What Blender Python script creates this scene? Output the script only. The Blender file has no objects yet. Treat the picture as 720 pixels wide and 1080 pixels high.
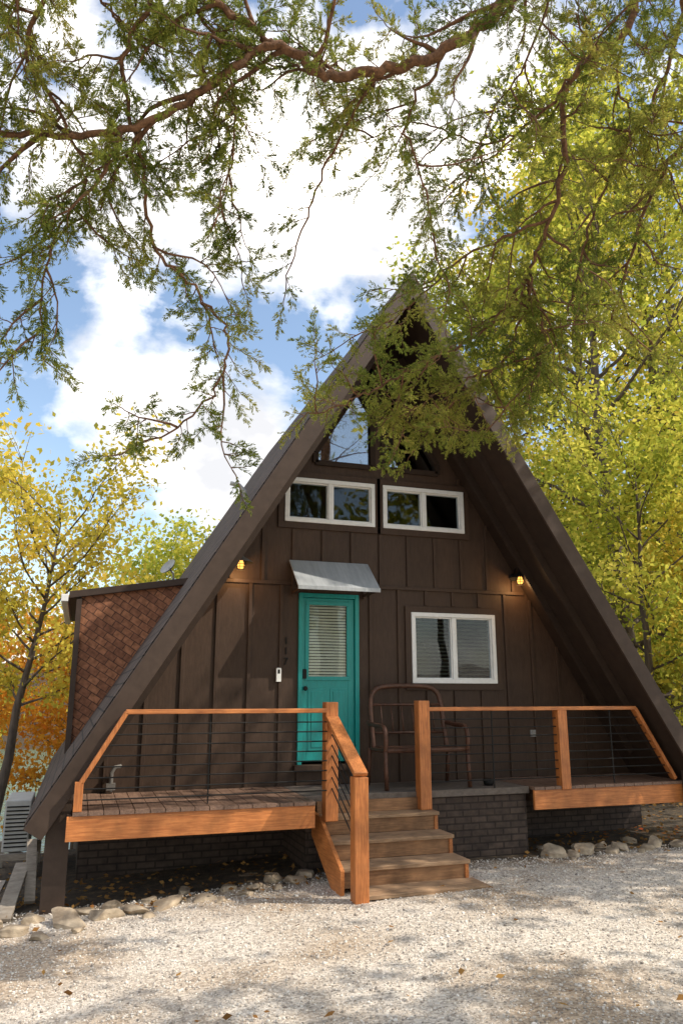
import bpy, bmesh, math, random
import numpy as np
from mathutils import Vector, Matrix
random.seed(5)
rng = np.random.default_rng(11)
scene = bpy.context.scene
scene.view_settings.view_transform = 'Standard'
try:
    scene.view_settings.look = 'None'
except Exception:
    pass
scene.view_settings.exposure = 0
COL = scene.collection
WL = {}

# ------------------------------------------------------------------ materials
def new_mat(name):
    m = bpy.data.materials.new(name)
    m.use_nodes = True
    nt = m.node_tree
    nt.nodes.clear()
    out = nt.nodes.new('ShaderNodeOutputMaterial')
    return m, nt, out

def N(nt, typ, **kw):
    n = nt.nodes.new(typ)
    for k, v in kw.items():
        if k.startswith('i_'):
            n.inputs[k[2:].replace('_', ' ')].default_value = v
        else:
            setattr(n, k, v)
    return n

def ramp(nt, stops, interp='LINEAR'):
    r = nt.nodes.new('ShaderNodeValToRGB')
    r.color_ramp.interpolation = interp
    els = r.color_ramp.elements
    while len(els) < len(stops):
        els.new(0.5)
    for e, (p, c) in zip(els, stops):
        e.position = p
        e.color = (c[0], c[1], c[2], 1)
    return r

def basic(name, col, col2=None, rough=0.6, scale=8, stretch=(1, 1, 1), bump=0.2, metal=0.0, dist=0.01, spec=0.5, weather=0.25, wscale=1.3):
    m, nt, out = new_mat(name)
    L = nt.links
    if col2 is None:
        col2 = tuple(min(1, c * 1.35) for c in col)
    tc = N(nt, 'ShaderNodeTexCoord')
    mp = N(nt, 'ShaderNodeMapping')
    mp.inputs['Scale'].default_value = stretch
    L.new(tc.outputs['Object'], mp.inputs['Vector'])
    n1 = N(nt, 'ShaderNodeTexNoise', i_Scale=scale, i_Detail=7.0, i_Roughness=0.6)
    L.new(mp.outputs[0], n1.inputs['Vector'])
    r = ramp(nt, [(0.3, col), (0.7, col2)])
    L.new(n1.outputs['Fac'], r.inputs[0])
    n2 = N(nt, 'ShaderNodeTexNoise', i_Scale=wscale, i_Detail=5.0, i_Roughness=0.65)
    L.new(tc.outputs['Object'], n2.inputs['Vector'])
    r2 = ramp(nt, [(0.3, (1 - weather,) * 3), (0.7, (1 + weather * 0.3,) * 3)])
    L.new(n2.outputs['Fac'], r2.inputs[0])
    mx = N(nt, 'ShaderNodeMix', data_type='RGBA', blend_type='MULTIPLY')
    mx.inputs[0].default_value = 1
    L.new(r.outputs[0], mx.inputs[6])
    L.new(r2.outputs[0], mx.inputs[7])
    b = N(nt, 'ShaderNodeBsdfPrincipled')
    L.new(mx.outputs[2], b.inputs['Base Color'])
    b.inputs['Roughness'].default_value = rough
    b.inputs['Metallic'].default_value = metal
    b.inputs['Specular IOR Level'].default_value = spec
    if bump > 0:
        bp = N(nt, 'ShaderNodeBump', i_Strength=bump, i_Distance=dist)
        L.new(n1.outputs['Fac'], bp.inputs['Height'])
        L.new(bp.outputs[0], b.inputs['Normal'])
    L.new(b.outputs[0], out.inputs[0])
    return m

def leaf_mat(name, cols, trans=0.45, nscale=0.45):
    m, nt, out = new_mat(name)
    L = nt.links
    g = N(nt, 'ShaderNodeNewGeometry')
    n = len(cols)
    r = ramp(nt, [(i / max(1, n - 1), c) for i, c in enumerate(cols)])
    tc = N(nt, 'ShaderNodeTexCoord')
    ns = N(nt, 'ShaderNodeTexNoise', i_Scale=nscale, i_Detail=2.0)
    L.new(tc.outputs['Object'], ns.inputs['Vector'])
    ma = N(nt, 'ShaderNodeMath', operation='MULTIPLY_ADD')
    ma.inputs[1].default_value = 0.55
    L.new(g.outputs['Random Per Island'], ma.inputs[0])
    m2 = N(nt, 'ShaderNodeMath', operation='MULTIPLY_ADD')
    m2.inputs[1].default_value = 1.6
    m2.inputs[2].default_value = -0.58
    L.new(ns.outputs['Fac'], m2.inputs[0])
    L.new(m2.outputs[0], ma.inputs[2])
    L.new(ma.outputs[0], r.inputs[0])
    d = N(nt, 'ShaderNodeBsdfDiffuse')
    t = N(nt, 'ShaderNodeBsdfTranslucent')
    L.new(r.outputs[0], d.inputs[0])
    L.new(r.outputs[0], t.inputs[0])
    ms = N(nt, 'ShaderNodeMixShader')
    ms.inputs[0].default_value = trans
    L.new(d.outputs[0], ms.inputs[1])
    L.new(t.outputs[0], ms.inputs[2])
    L.new(ms.outputs[0], out.inputs[0])
    return m

def brick_mat(name, c1, c2, mortar, bw, bh, msize, rough=0.7, bump=0.6, dist=0.012, offset=0.5, noise=14.0, rot=0.0, lo=.65, hi=1.25):
    m, nt, out = new_mat(name)
    L = nt.links
    g = N(nt, 'ShaderNodeNewGeometry')
    s = N(nt, 'ShaderNodeSeparateXYZ')
    L.new(g.outputs['Position'], s.inputs[0])
    ad = N(nt, 'ShaderNodeMath', operation='ADD')
    L.new(s.outputs[0], ad.inputs[0])
    L.new(s.outputs[1], ad.inputs[1])
    c = N(nt, 'ShaderNodeCombineXYZ')
    L.new(ad.outputs[0], c.inputs[0])
    L.new(s.outputs[2], c.inputs[1])
    vr = N(nt, 'ShaderNodeMapping'); vr.inputs['Rotation'].default_value = (0, 0, rot)
    L.new(c.outputs[0], vr.inputs['Vector'])
    br = N(nt, 'ShaderNodeTexBrick')
    br.offset = offset
    br.inputs['Color1'].default_value = (*c1, 1)
    br.inputs['Color2'].default_value = (*c2, 1)
    br.inputs['Mortar'].default_value = (*mortar, 1)
    br.inputs['Scale'].default_value = 1.0
    br.inputs['Mortar Size'].default_value = msize
    br.inputs['Brick Width'].default_value = bw
    br.inputs['Row Height'].default_value = bh
    L.new(vr.outputs[0], br.inputs['Vector'])
    n1 = N(nt, 'ShaderNodeTexNoise', i_Scale=noise, i_Detail=6.0)
    L.new(g.outputs['Position'], n1.inputs['Vector'])
    r = ramp(nt, [(0.3, (lo,) * 3), (0.75, (hi,) * 3)])
    L.new(n1.outputs['Fac'], r.inputs[0])
    mx = N(nt, 'ShaderNodeMix', data_type='RGBA', blend_type='MULTIPLY')
    mx.inputs[0].default_value = 1
    L.new(br.outputs['Color'], mx.inputs[6])
    L.new(r.outputs[0], mx.inputs[7])
    b = N(nt, 'ShaderNodeBsdfPrincipled')
    b.inputs['Roughness'].default_value = rough
    b.inputs['Specular IOR Level'].default_value = 0.3
    L.new(mx.outputs[2], b.inputs['Base Color'])
    iv = N(nt, 'ShaderNodeMath', operation='MULTIPLY_ADD')
    iv.inputs[1].default_value = -1.0
    L.new(br.outputs['Fac'], iv.inputs[0])
    m3 = N(nt, 'ShaderNodeMath', operation='MULTIPLY')
    m3.inputs[1].default_value = 0.35
    L.new(n1.outputs['Fac'], m3.inputs[0])
    L.new(m3.outputs[0], iv.inputs[2])
    bp = N(nt, 'ShaderNodeBump', i_Strength=bump, i_Distance=dist)
    L.new(iv.outputs[0], bp.inputs['Height'])
    L.new(bp.outputs[0], b.inputs['Normal'])
    L.new(b.outputs[0], out.inputs[0])
    return m

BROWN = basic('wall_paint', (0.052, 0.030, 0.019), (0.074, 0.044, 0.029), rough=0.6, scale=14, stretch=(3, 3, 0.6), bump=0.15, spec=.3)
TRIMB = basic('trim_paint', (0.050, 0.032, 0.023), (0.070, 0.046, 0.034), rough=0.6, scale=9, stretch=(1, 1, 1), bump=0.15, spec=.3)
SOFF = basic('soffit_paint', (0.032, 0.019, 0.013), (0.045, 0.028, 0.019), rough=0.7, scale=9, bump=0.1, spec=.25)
WOODX = basic('stained_cedar_lengthwise', (0.38, 0.115, 0.028), (0.70, 0.265, 0.078), rough=0.5, scale=5, stretch=(1, 14, 14), bump=0.3, dist=0.004, weather=0.45, wscale=2.2)
WOODZ = basic('stained_cedar_upright', (0.36, 0.105, 0.025), (0.68, 0.25, 0.070), rough=0.5, scale=5, stretch=(14, 14, 1), bump=0.3, dist=0.004, weather=0.45, wscale=2.2)
WOODY = basic('stained_cedar_crosswise', (0.38, 0.115, 0.028), (0.68, 0.26, 0.075), rough=0.5, scale=5, stretch=(14, 1, 14), bump=0.3, dist=0.004, weather=0.45, wscale=2.2)
TREAD = basic('weathered_tread_wood', (0.22, 0.125, 0.065), (0.50, 0.325, 0.19), rough=0.75, scale=6, stretch=(1, 16, 16), bump=0.4, dist=0.004, weather=0.5, wscale=3)
RISER = basic('riser_wood', (0.20, 0.092, 0.038), (0.40, 0.21, 0.095), rough=0.65, scale=6, stretch=(1, 16, 16), bump=0.3, dist=0.004, weather=0.5, wscale=3)
PLANK = basic('deck_board_stain', (0.14, 0.08, 0.055), (0.29, 0.18, 0.125), rough=0.6, scale=5, stretch=(14, 1, 14), bump=0.3, dist=0.004, weather=0.4)
GREYW = basic('weathered_grey_wood', (0.20, 0.16, 0.12), (0.36, 0.31, 0.25), rough=0.8, scale=5, stretch=(2, 2, 12), bump=0.3)
WHITE = basic('white_window_paint', (0.76, 0.76, 0.74), (0.85, 0.85, 0.83), rough=0.35, scale=20, bump=0.03, weather=0.08)
TEAL = basic('teal_door_paint', (0.0, 0.25, 0.235), (0.002, 0.31, 0.29), rough=0.35, scale=12, stretch=(4, 4, 0.7), bump=0.05, weather=0.12)
CANOPY = basic('blue_grey_canopy_metal', (0.33, 0.355, 0.375), (0.45, 0.475, 0.495), rough=0.5, scale=3, stretch=(8, 1, 1), bump=0.08, weather=0.22, metal=.1)
CONC = basic('porch_floor_paint', (0.10, 0.080, 0.066), (0.18, 0.148, 0.125), rough=0.8, scale=18, bump=0.4, weather=0.3)
BLACKM = basic('black_metal', (0.008, 0.0075, 0.007), (0.014, 0.013, 0.012), rough=0.6, scale=20, bump=0.05, metal=0.0, spec=.25)
RUST = basic('rust_brown_metal', (0.055, 0.026, 0.016), (0.14, 0.06, 0.034), rough=0.5, scale=25, bump=0.2, metal=0.2)
ACW = basic('unit_casing', (0.36, 0.36, 0.34), (0.46, 0.46, 0.44), rough=0.5, scale=8, bump=0.02, weather=0.2)
PIPEM = basic('dull_grey_pipe', (0.12, 0.11, 0.10), (0.20, 0.19, 0.175), rough=0.6, scale=8, bump=0.02, weather=0.3)
OUTLM = basic('grey_outlet_plastic', (0.26, 0.25, 0.235), (0.33, 0.32, 0.30), rough=0.5, scale=8, bump=0.02, weather=0.2)
BLIND = basic('blind_slats', (0.80, 0.70, 0.50), (0.88, 0.78, 0.60), rough=0.6, scale=8, bump=0.0, weather=0.1)
BLINDD = basic('dark_olive_blind_slats', (0.095, 0.09, 0.055), (0.17, 0.155, 0.10), rough=0.6, scale=8, bump=0.0, weather=0.3)  # darker olive slats for the lower window
DARK = basic('dark_interior', (0.012, 0.010, 0.009), (0.02, 0.016, 0.014), rough=0.9, scale=4, bump=0)
STONE = basic('tan_fieldstone', (0.19, 0.135, 0.088), (0.52, 0.42, 0.30), rough=0.9, scale=5, bump=0.9, dist=0.03, weather=0.5, wscale=4)
BARK = basic('oak_bark', (0.055, 0.04, 0.03), (0.16, 0.12, 0.09), rough=0.9, scale=6, stretch=(3, 3, 0.5), bump=0.8, dist=0.03)
CEDBARK = basic('red_cedar_bark', (0.075, 0.038, 0.020), (0.30, 0.15, 0.077), rough=0.9, scale=26, stretch=(1, 1, 1), bump=1.0, dist=0.02)
BRICK = brick_mat('painted_brick', (0.056, 0.038, 0.029), (0.080, 0.056, 0.043), (0.032, 0.022, 0.017), 0.21, 0.075, 0.010)
SHING = brick_mat('brown_shingles', (0.33, 0.145, 0.075), (0.20, 0.085, 0.048), (0.095, 0.045, 0.029), 0.15, 0.095, 0.006, rough=0.9, dist=0.012, rot=math.radians(32), noise=16, lo=.6, hi=1.35)
GREYSH = brick_mat('roof_shingles', (0.06, 0.04, 0.032), (0.10, 0.07, 0.055), (0.02, 0.015, 0.012), 0.3, 0.14, 0.008, rough=0.9)

def glass_mat(name, refl, mult, tint=(0.85, 0.9, 0.92)):
    m, nt, out = new_mat(name)
    L = nt.links
    t = N(nt, 'ShaderNodeBsdfTransparent')
    t.inputs[0].default_value = (*tint, 1)
    g = N(nt, 'ShaderNodeBsdfGlossy', i_Roughness=0.02)
    tc = N(nt, 'ShaderNodeTexCoord')
    n1 = N(nt, 'ShaderNodeTexNoise', i_Scale=1.4, i_Detail=1.0)
    L.new(tc.outputs['Object'], n1.inputs['Vector'])
    bp = N(nt, 'ShaderNodeBump', i_Strength=0.12, i_Distance=0.03)
    L.new(n1.outputs['Fac'], bp.inputs['Height'])
    L.new(bp.outputs[0], g.inputs['Normal'])
    lw = N(nt, 'ShaderNodeLayerWeight', i_Blend=0.3)
    ma = N(nt, 'ShaderNodeMath', operation='MULTIPLY_ADD')
    ma.inputs[1].default_value = mult
    ma.inputs[2].default_value = refl
    L.new(lw.outputs['Fresnel'], ma.inputs[0])
    mx = N(nt, 'ShaderNodeMixShader')
    L.new(ma.outputs[0], mx.inputs[0])
    L.new(t.outputs[0], mx.inputs[1])
    L.new(g.outputs[0], mx.inputs[2])
    L.new(mx.outputs[0], out.inputs[0])
    return m
GLASS = glass_mat('window_glass', 0.03, 0.08)
GLASSD = glass_mat('door_glass', 0.02, 0.08)
GLASSG = glass_mat('gable_glass', 0.24, 0.35)

def emis(name, col, st):
    m, nt, out = new_mat(name)
    tc = N(nt, 'ShaderNodeTexCoord')
    n1 = N(nt, 'ShaderNodeTexNoise', i_Scale=6.0)
    nt.links.new(tc.outputs['Object'], n1.inputs['Vector'])
    r = ramp(nt, [(0.0, col), (1.0, tuple(min(1, c * 1.1) for c in col))])
    nt.links.new(n1.outputs['Fac'], r.inputs[0])
    e = N(nt, 'ShaderNodeEmission', i_Strength=st)
    nt.links.new(r.outputs[0], e.inputs[0])
    nt.links.new(e.outputs[0], out.inputs[0])
    return m
BULB = emis('lit_bulb', (1.0, 0.42, 0.08), 2.6)

# ------------------------------------------------------------------ mesh helpers
class MB:
    def __init__(s):
        s.v = []; s.f = []; s.m = []
    def hexa(s, p, m=0):
        b = len(s.v); s.v += [tuple(q) for q in p]
        for f in ((0, 3, 2, 1), (4, 5, 6, 7), (0, 1, 5, 4), (1, 2, 6, 5), (2, 3, 7, 6), (3, 0, 4, 7)):
            s.f.append(tuple(b + i for i in f)); s.m.append(m)
    def box(s, x0, x1, y0, y1, z0, z1, m=0):
        s.hexa([(x0, y0, z0), (x1, y0, z0), (x1, y1, z0), (x0, y1, z0), (x0, y0, z1), (x1, y0, z1), (x1, y1, z1), (x0, y1, z1)], m)
    def prism(s, poly, y0, y1, m=0):
        b = len(s.v); n = len(poly)
        s.v += [(x, y0, z) for x, z in poly] + [(x, y1, z) for x, z in poly]
        s.f.append(tuple(range(b, b + n))); s.m.append(m)
        s.f.append(tuple(range(b + 2 * n - 1, b + n - 1, -1))); s.m.append(m)
        for i in range(n):
            j = (i + 1) % n
            s.f.append((b + i, b + n + i, b + n + j, b + j)); s.m.append(m)
    def beam(s, p, q, w, h, m=0, up=(0, 0, 1)):
        p = Vector(p); q = Vector(q); d = (q - p).normalized(); up = Vector(up)
        sd = d.cross(up).normalized(); u = sd.cross(d).normalized()
        pts = []
        for zz in (-h / 2, h / 2):
            for a, e in ((p, -1), (q, -1), (q, 1), (p, 1)):
                pts.append(a + sd * (e * w / 2) + u * zz)
        s.hexa(pts, m)
    def tube(s, pts, rad, n=8, m=0, cap=True, closed=False):
        pts = [Vector(p) for p in pts]; k = len(pts)
        if not hasattr(rad, '__len__'):
            rad = [rad] * k
        prev = None; b = len(s.v)
        for i in range(k):
            if closed:
                t = (pts[(i + 1) % k] - pts[i - 1])
            else:
                t = pts[min(i + 1, k - 1)] - pts[max(i - 1, 0)]
            if t.length < 1e-9: t = Vector((0, 0, 1))
            t.normalize()
            if prev is None:
                a = t.cross(Vector((0, 0, 1)))
                if a.length < 0.05: a = t.cross(Vector((1, 0, 0)))
            else:
                a = prev - t * prev.dot(t)
            a.normalize(); prev = a; c = t.cross(a)
            for j in range(n):
                th = 2 * math.pi * j / n
                q = pts[i] + (a * math.cos(th) + c * math.sin(th)) * rad[i]
                s.v.append(tuple(q))
        for i in range(k if closed else k - 1):
            i2 = (i + 1) % k
            for j in range(n):
                j2 = (j + 1) % n
                s.f.append((b + i * n + j, b + i * n + j2, b + i2 * n + j2, b + i2 * n + j)); s.m.append(m)
        if cap and not closed:
            s.f.append(tuple(b + j for j in range(n - 1, -1, -1))); s.m.append(m)
            s.f.append(tuple(b + (k - 1) * n + j for j in range(n))); s.m.append(m)

def attach(ob, loc, parent):
    COL.objects.link(ob)
    ob.location = loc
    WL[ob.name] = Vector(loc)
    if parent is not None:
        ob.parent = parent
        ob.matrix_parent_inverse = Matrix.Translation(-WL[parent.name])

def add(name, mb, mats, parent=None, origin=None, smooth=False, bevel=0.0, fix=True):
    if not isinstance(mats, (list, tuple)): mats = [mats]
    V = np.array(mb.v, dtype=float)
    if origin is None:
        lo = V.min(0); hi = V.max(0)
        origin = ((lo[0] + hi[0]) / 2, (lo[1] + hi[1]) / 2, lo[2])
    V = V - np.array(origin)
    me = bpy.data.meshes.new(name)
    me.from_pydata([tuple(x) for x in V], [], mb.f)
    for m in mats: me.materials.append(m)
    me.polygons.foreach_set('material_index', mb.m)
    if smooth: me.polygons.foreach_set('use_smooth', [True] * len(me.polygons))
    me.update()
    if fix:
        bm = bmesh.new(); bm.from_mesh(me)
        bmesh.ops.recalc_face_normals(bm, faces=bm.faces)
        bm.to_mesh(me); bm.free()
    ob = bpy.data.objects.new(name, me)
    attach(ob, origin, parent)
    if bevel > 0:
        bv = ob.modifiers.new('bevel', 'BEVEL'); bv.width = bevel; bv.segments = 2; bv.limit_method = 'ANGLE'
    return ob

def fast(name, V, F, mats, parent=None, origin=(0, 0, 0), smooth=False):
    V = np.asarray(V, dtype=np.float32) - np.array(origin, dtype=np.float32)
    F = np.asarray(F, dtype=np.int32)
    me = bpy.data.meshes.new(name)
    k = F.shape[1]
    me.vertices.add(len(V)); me.loops.add(F.size); me.polygons.add(len(F))
    me.vertices.foreach_set('co', V.ravel())
    me.loops.foreach_set('vertex_index', F.ravel())
    me.polygons.foreach_set('loop_start', np.arange(0, F.size, k, dtype=np.int32))
    me.polygons.foreach_set('loop_total', np.full(len(F), k, dtype=np.int32))
    if smooth: me.polygons.foreach_set('use_smooth', np.ones(len(F), dtype=bool))
    if not isinstance(mats, (list, tuple)): mats = [mats]
    for m in mats: me.materials.append(m)
    me.update(calc_edges=True)
    ob = bpy.data.objects.new(name, me)
    attach(ob, origin, parent)
    return ob

def empty(name, loc, label, cat, parent=None, group=None):
    e = bpy.data.objects.new(name, None)
    e.empty_display_size = 0.3
    attach(e, loc, parent)
    if label: e['label'] = label; e['category'] = cat
    if group: e['group'] = group
    return e

def tag(ob, label, cat, group=None):
    ob['label'] = label; ob['category'] = cat
    if group: ob['group'] = group

# ------------------------------------------------------------------ terrain
def sm(t):
    t = np.clip(t, 0, 1)
    return t * t * (3 - 2 * t)
def terr(x, y):
    x = np.asarray(x, dtype=float); y = np.asarray(y, dtype=float)
    h = -0.05 * np.clip(3 - x, 0, 6)
    h = h - 3.3 * sm((y - 10.5) / 13) * sm((16 - x) / 8)
    h = h - 1.6 * sm((-x - 2) / 18)
    h = h + 10 * sm((y - 58) / 50)
    h = h + 6 * sm((x - 14) / 45)
    h = h + 0.03 * np.sin(x * 1.3 + 0.5) * np.cos(y * 1.1) * sm((y - 8.5) / 3 + 0.3)
    h = h + 0.012 * np.sin(x * 2.1 + y * .7) * np.cos(y * 1.9 - x * .4)
    return h
ax = np.concatenate([np.linspace(-260, -30, 24)[:-1], np.linspace(-30, -4, 27)[:-1], np.linspace(-4, 12, 81)[:-1], np.linspace(12, 40, 29)[:-1], np.linspace(40, 260, 23)])
ay = np.concatenate([np.linspace(-200, -10, 20)[:-1], np.linspace(-10, 2, 13)[:-1], np.linspace(2, 14, 61)[:-1], np.linspace(14, 60, 47)[:-1], np.linspace(60, 320, 27)])
GX, GY = np.meshgrid(ax, ay)
GZ = terr(GX, GY)
V = np.stack([GX.ravel(), GY.ravel(), GZ.ravel()], 1)
nx = len(ax); ny = len(ay)
ii, jj = np.meshgrid(np.arange(nx - 1), np.arange(ny - 1))
a0 = (jj * nx + ii).ravel()
F = np.stack([a0, a0 + 1, a0 + nx + 1, a0 + nx], 1)

def ground_mat():
    m, nt, out = new_mat('gravel_and_leaf_litter')
    L = nt.links
    g = N(nt, 'ShaderNodeNewGeometry')
    s = N(nt, 'ShaderNodeSeparateXYZ'); L.new(g.outputs['Position'], s.inputs[0])
    v1 = N(nt, 'ShaderNodeTexVoronoi', i_Scale=55.0); L.new(g.outputs['Position'], v1.inputs['Vector'])
    v2 = N(nt, 'ShaderNodeTexVoronoi', i_Scale=110.0); L.new(g.outputs['Position'], v2.inputs['Vector'])
    sx = N(nt, 'ShaderNodeSeparateColor'); L.new(v1.outputs['Color'], sx.inputs[0])
    r1 = ramp(nt, [(0, (0.33, 0.285, 0.24)), (0.5, (0.56, 0.50, 0.435)), (1, (0.76, 0.70, 0.62))]); L.new(sx.outputs[0], r1.inputs[0])
    nb = N(nt, 'ShaderNodeTexNoise', i_Scale=0.8, i_Detail=5.0); L.new(g.outputs['Position'], nb.inputs['Vector'])
    rb = ramp(nt, [(0.36, (0.72, 0.62, 0.51)), (0.58, (1.05, 1.04, 1.02))]); L.new(nb.outputs['Fac'], rb.inputs[0])
    mg = N(nt, 'ShaderNodeMix', data_type='RGBA', blend_type='MULTIPLY'); mg.inputs[0].default_value = 1
    L.new(r1.outputs[0], mg.inputs[6]); L.new(rb.outputs[0], mg.inputs[7])
    nl = N(nt, 'ShaderNodeTexNoise', i_Scale=9.0, i_Detail=8.0, i_Roughness=0.7); L.new(g.outputs['Position'], nl.inputs['Vector'])
    rl = ramp(nt, [(0.3, (0.018, 0.012, 0.008)), (0.5, (0.055, 0.037, 0.021)), (0.7, (0.13, 0.088, 0.045))]); L.new(nl.outputs['Fac'], rl.inputs[0])  # litter and soil colours darkened to paint in the shade under the decks
    nm = N(nt, 'ShaderNodeTexNoise', i_Scale=1.6, i_Detail=5.0); L.new(g.outputs['Position'], nm.inputs['Vector'])
    ma = N(nt, 'ShaderNodeMath', operation='MULTIPLY_ADD'); ma.inputs[1].default_value = 1.2; L.new(nm.outputs['Fac'], ma.inputs[0]); L.new(s.outputs[1], ma.inputs[2])
    mr = N(nt, 'ShaderNodeMapRange')
    mr.inputs['From Min'].default_value = 8.60; mr.inputs['From Max'].default_value = 8.95
    L.new(ma.outputs[0], mr.inputs['Value'])
    mc = N(nt, 'ShaderNodeMix', data_type='RGBA'); L.new(mr.outputs[0], mc.inputs[0]); L.new(mg.outputs[2], mc.inputs[6]); L.new(rl.outputs[0], mc.inputs[7])
    b = N(nt, 'ShaderNodeBsdfPrincipled', i_Roughness=0.9)
    L.new(mc.outputs[2], b.inputs['Base Color'])
    ad = N(nt, 'ShaderNodeMath', operation='ADD'); L.new(v1.outputs['Distance'], ad.inputs[0]); L.new(v2.outputs['Distance'], ad.inputs[1])
    bp = N(nt, 'ShaderNodeBump', i_Strength=0.6, i_Distance=0.010); bp.invert = True
    L.new(ad.outputs[0], bp.inputs['Height']); L.new(bp.outputs[0], b.inputs['Normal'])
    L.new(b.outputs[0], out.inputs[0])
    return m
gr = fast('ground', V, F, ground_mat(), smooth=True); gr['kind'] = 'structure'

wm, nt, out = new_mat('lake_water')
b = N(nt, 'ShaderNodeBsdfPrincipled', i_Roughness=0.08); b.inputs['Base Color'].default_value = (0.16, 0.24, 0.15, 1)
tc = N(nt, 'ShaderNodeTexCoord'); n1 = N(nt, 'ShaderNodeTexNoise', i_Scale=2.5, i_Detail=4.0); nt.links.new(tc.outputs['Object'], n1.inputs['Vector'])
bp = N(nt, 'ShaderNodeBump', i_Strength=0.5, i_Distance=0.08); nt.links.new(n1.outputs['Fac'], bp.inputs['Height']); nt.links.new(bp.outputs[0], b.inputs['Normal'])
nt.links.new(b.outputs[0], out.inputs[0])
wt = fast('water', [(-200, 14, -2.45), (30, 14, -2.45), (30, 90, -2.45), (-200, 90, -2.45)], [(0, 1, 2, 3)], wm); wt['kind'] = 'structure'

def scatter_stones(n, x0, x1, y0, y1, r0, r1):
    base = np.array([(1, 0, 0), (-1, 0, 0), (0, 1, 0), (0, -1, 0), (0, 0, 1), (0, 0, -1)], dtype=float)
    fo = np.array([(0, 2, 4), (2, 1, 4), (1, 3, 4), (3, 0, 4), (2, 0, 5), (1, 2, 5), (3, 1, 5), (0, 3, 5)])
    P = np.stack([rng.uniform(x0, x1, n), rng.uniform(y0, y1, n)], 1)
    R = rng.uniform(r0, r1, n) * (0.6 + 0.8 * rng.random(n) ** 3)
    z = terr(P[:, 0], P[:, 1]) + R * 0.2
    A = base[None] * R[:, None, None] * rng.uniform(0.6, 1.35, (n, 6, 1))
    q = rng.normal(size=(n, 4)); q /= np.linalg.norm(q, axis=1)[:, None]
    w, x, y, zz = q.T
    Rm = np.stack([1 - 2 * (y * y + zz * zz), 2 * (x * y - zz * w), 2 * (x * zz + y * w), 2 * (x * y + zz * w), 1 - 2 * (x * x + zz * zz), 2 * (y * zz - x * w), 2 * (x * zz - y * w), 2 * (y * zz + x * w), 1 - 2 * (x * x + y * y)], 1).reshape(n, 3, 3)
    A = np.einsum('nij,nkj->nki', Rm, A)
    A[:, :, 2] *= 0.75
    A += np.stack([P[:, 0], P[:, 1], z], 1)[:, None]
    Fs = (fo[None] + 6 * np.arange(n)[:, None, None]).reshape(-1, 3)
    return A.reshape(-1, 3), Fs
def island_mat(name, stops, rough=0.85):
    m, nt, out = new_mat(name)
    g = N(nt, 'ShaderNodeNewGeometry'); r = ramp(nt, stops); nt.links.new(g.outputs['Random Per Island'], r.inputs[0])
    b = N(nt, 'ShaderNodeBsdfPrincipled', i_Roughness=rough); nt.links.new(r.outputs[0], b.inputs['Base Color'])
    nt.links.new(b.outputs[0], out.inputs[0]); return m
SV, SF = scatter_stones(46000, -1.6, 8.6, 3.7, 8.4, 0.006, 0.0145)
gs = fast('gravel', SV, SF, island_mat('crushed_gravel', [(0, (0.22, 0.185, 0.155)), (0.2, (0.45, 0.40, 0.345)), (0.7, (0.66, 0.60, 0.53)), (1, (0.82, 0.775, 0.70))]))
gs['kind'] = 'stuff'

def leaf_quads(C, size, w=0.55, flat=0.0):
    n = len(C)
    a = rng.normal(size=(n, 3)); a[:, 2] *= (1 - flat); a /= np.linalg.norm(a, axis=1)[:, None]
    b = rng.normal(size=(n, 3)); b[:, 2] *= (1 - flat)
    b -= a * (a * b).sum(1)[:, None]; b /= np.linalg.norm(b, axis=1)[:, None]
    s = size * rng.uniform(0.6, 1.3, n)[:, None]
    P = np.stack([C - a * s, C - b * s * w + a * s * 0.15, C + a * s, C + b * s * w + a * s * 0.15], 1)
    F = np.arange(4 * n).reshape(n, 4)
    return P.reshape(-1, 3), F

def fl(n, x0, x1, y0, y1):
    x = rng.uniform(x0, x1, n); y = rng.uniform(y0, y1, n)
    return np.stack([x, y, terr(x, y) + 0.02 + 0.02 * rng.random(n)], 1)
C = np.concatenate([fl(110, -1, 8, 4.2, 8), fl(420, -1.2, 2.6, 8.0, 9.5), fl(400, 5.0, 8.5, 8.3, 9.5), fl(5000, -9, 0.0, 9.5, 22), fl(3000, 8, 16, 8, 20)])
LV, LF = leaf_quads(C, 0.032, 0.6, flat=0.8)
fo = fast('fallen_leaves', LV, LF, leaf_mat('dry_leaves', [(0.10, 0.05, 0.02), (0.26, 0.13, 0.045), (0.36, 0.21, 0.07), (0.25, 0.05, 0.02)], 0.1)); fo['kind'] = 'stuff'

# ------------------------------------------------------------------ house
AX = 3.73; AZ = 7.24; SL = 1.605
RY0 = 8.2; RY1 = 16.4; WY = 9.5
T = 0.19
TV = T * math.hypot(1, SL)
house = empty('a_frame_cabin', (AX, 12.0, 0.0), 'dark brown A-frame cabin with teal door and cedar porch railings', 'house')
iz = lambda x, off=TV: AZ - off - SL * abs(x - AX)
mb = MB()
zb = 0.70
hw = (AZ - TV - zb) / SL
mb.prism([(AX - hw, zb), (AX + hw, zb), (AX, AZ - TV)], WY, WY + 0.12)
wall = add('wall', mb, BROWN, house)
def cut(poly):
    c = MB(); c.prism(poly, WY - 0.2, WY + 0.4)
    co = add('cutter', c, BROWN)
    md = wall.modifiers.new('b', 'BOOLEAN'); md.operation = 'DIFFERENCE'; md.object = co; md.solver = 'EXACT'
    bpy.context.view_layer.update()
    dg = bpy.context.evaluated_depsgraph_get()
    nm = bpy.data.meshes.new_from_object(wall.evaluated_get(dg))
    wall.modifiers.clear(); wall.data = nm
    bpy.data.objects.remove(co)
rect = lambda x0, x1, z0, z1: [(x0, z0), (x1, z0), (x1, z1), (x0, z1)]
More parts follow.
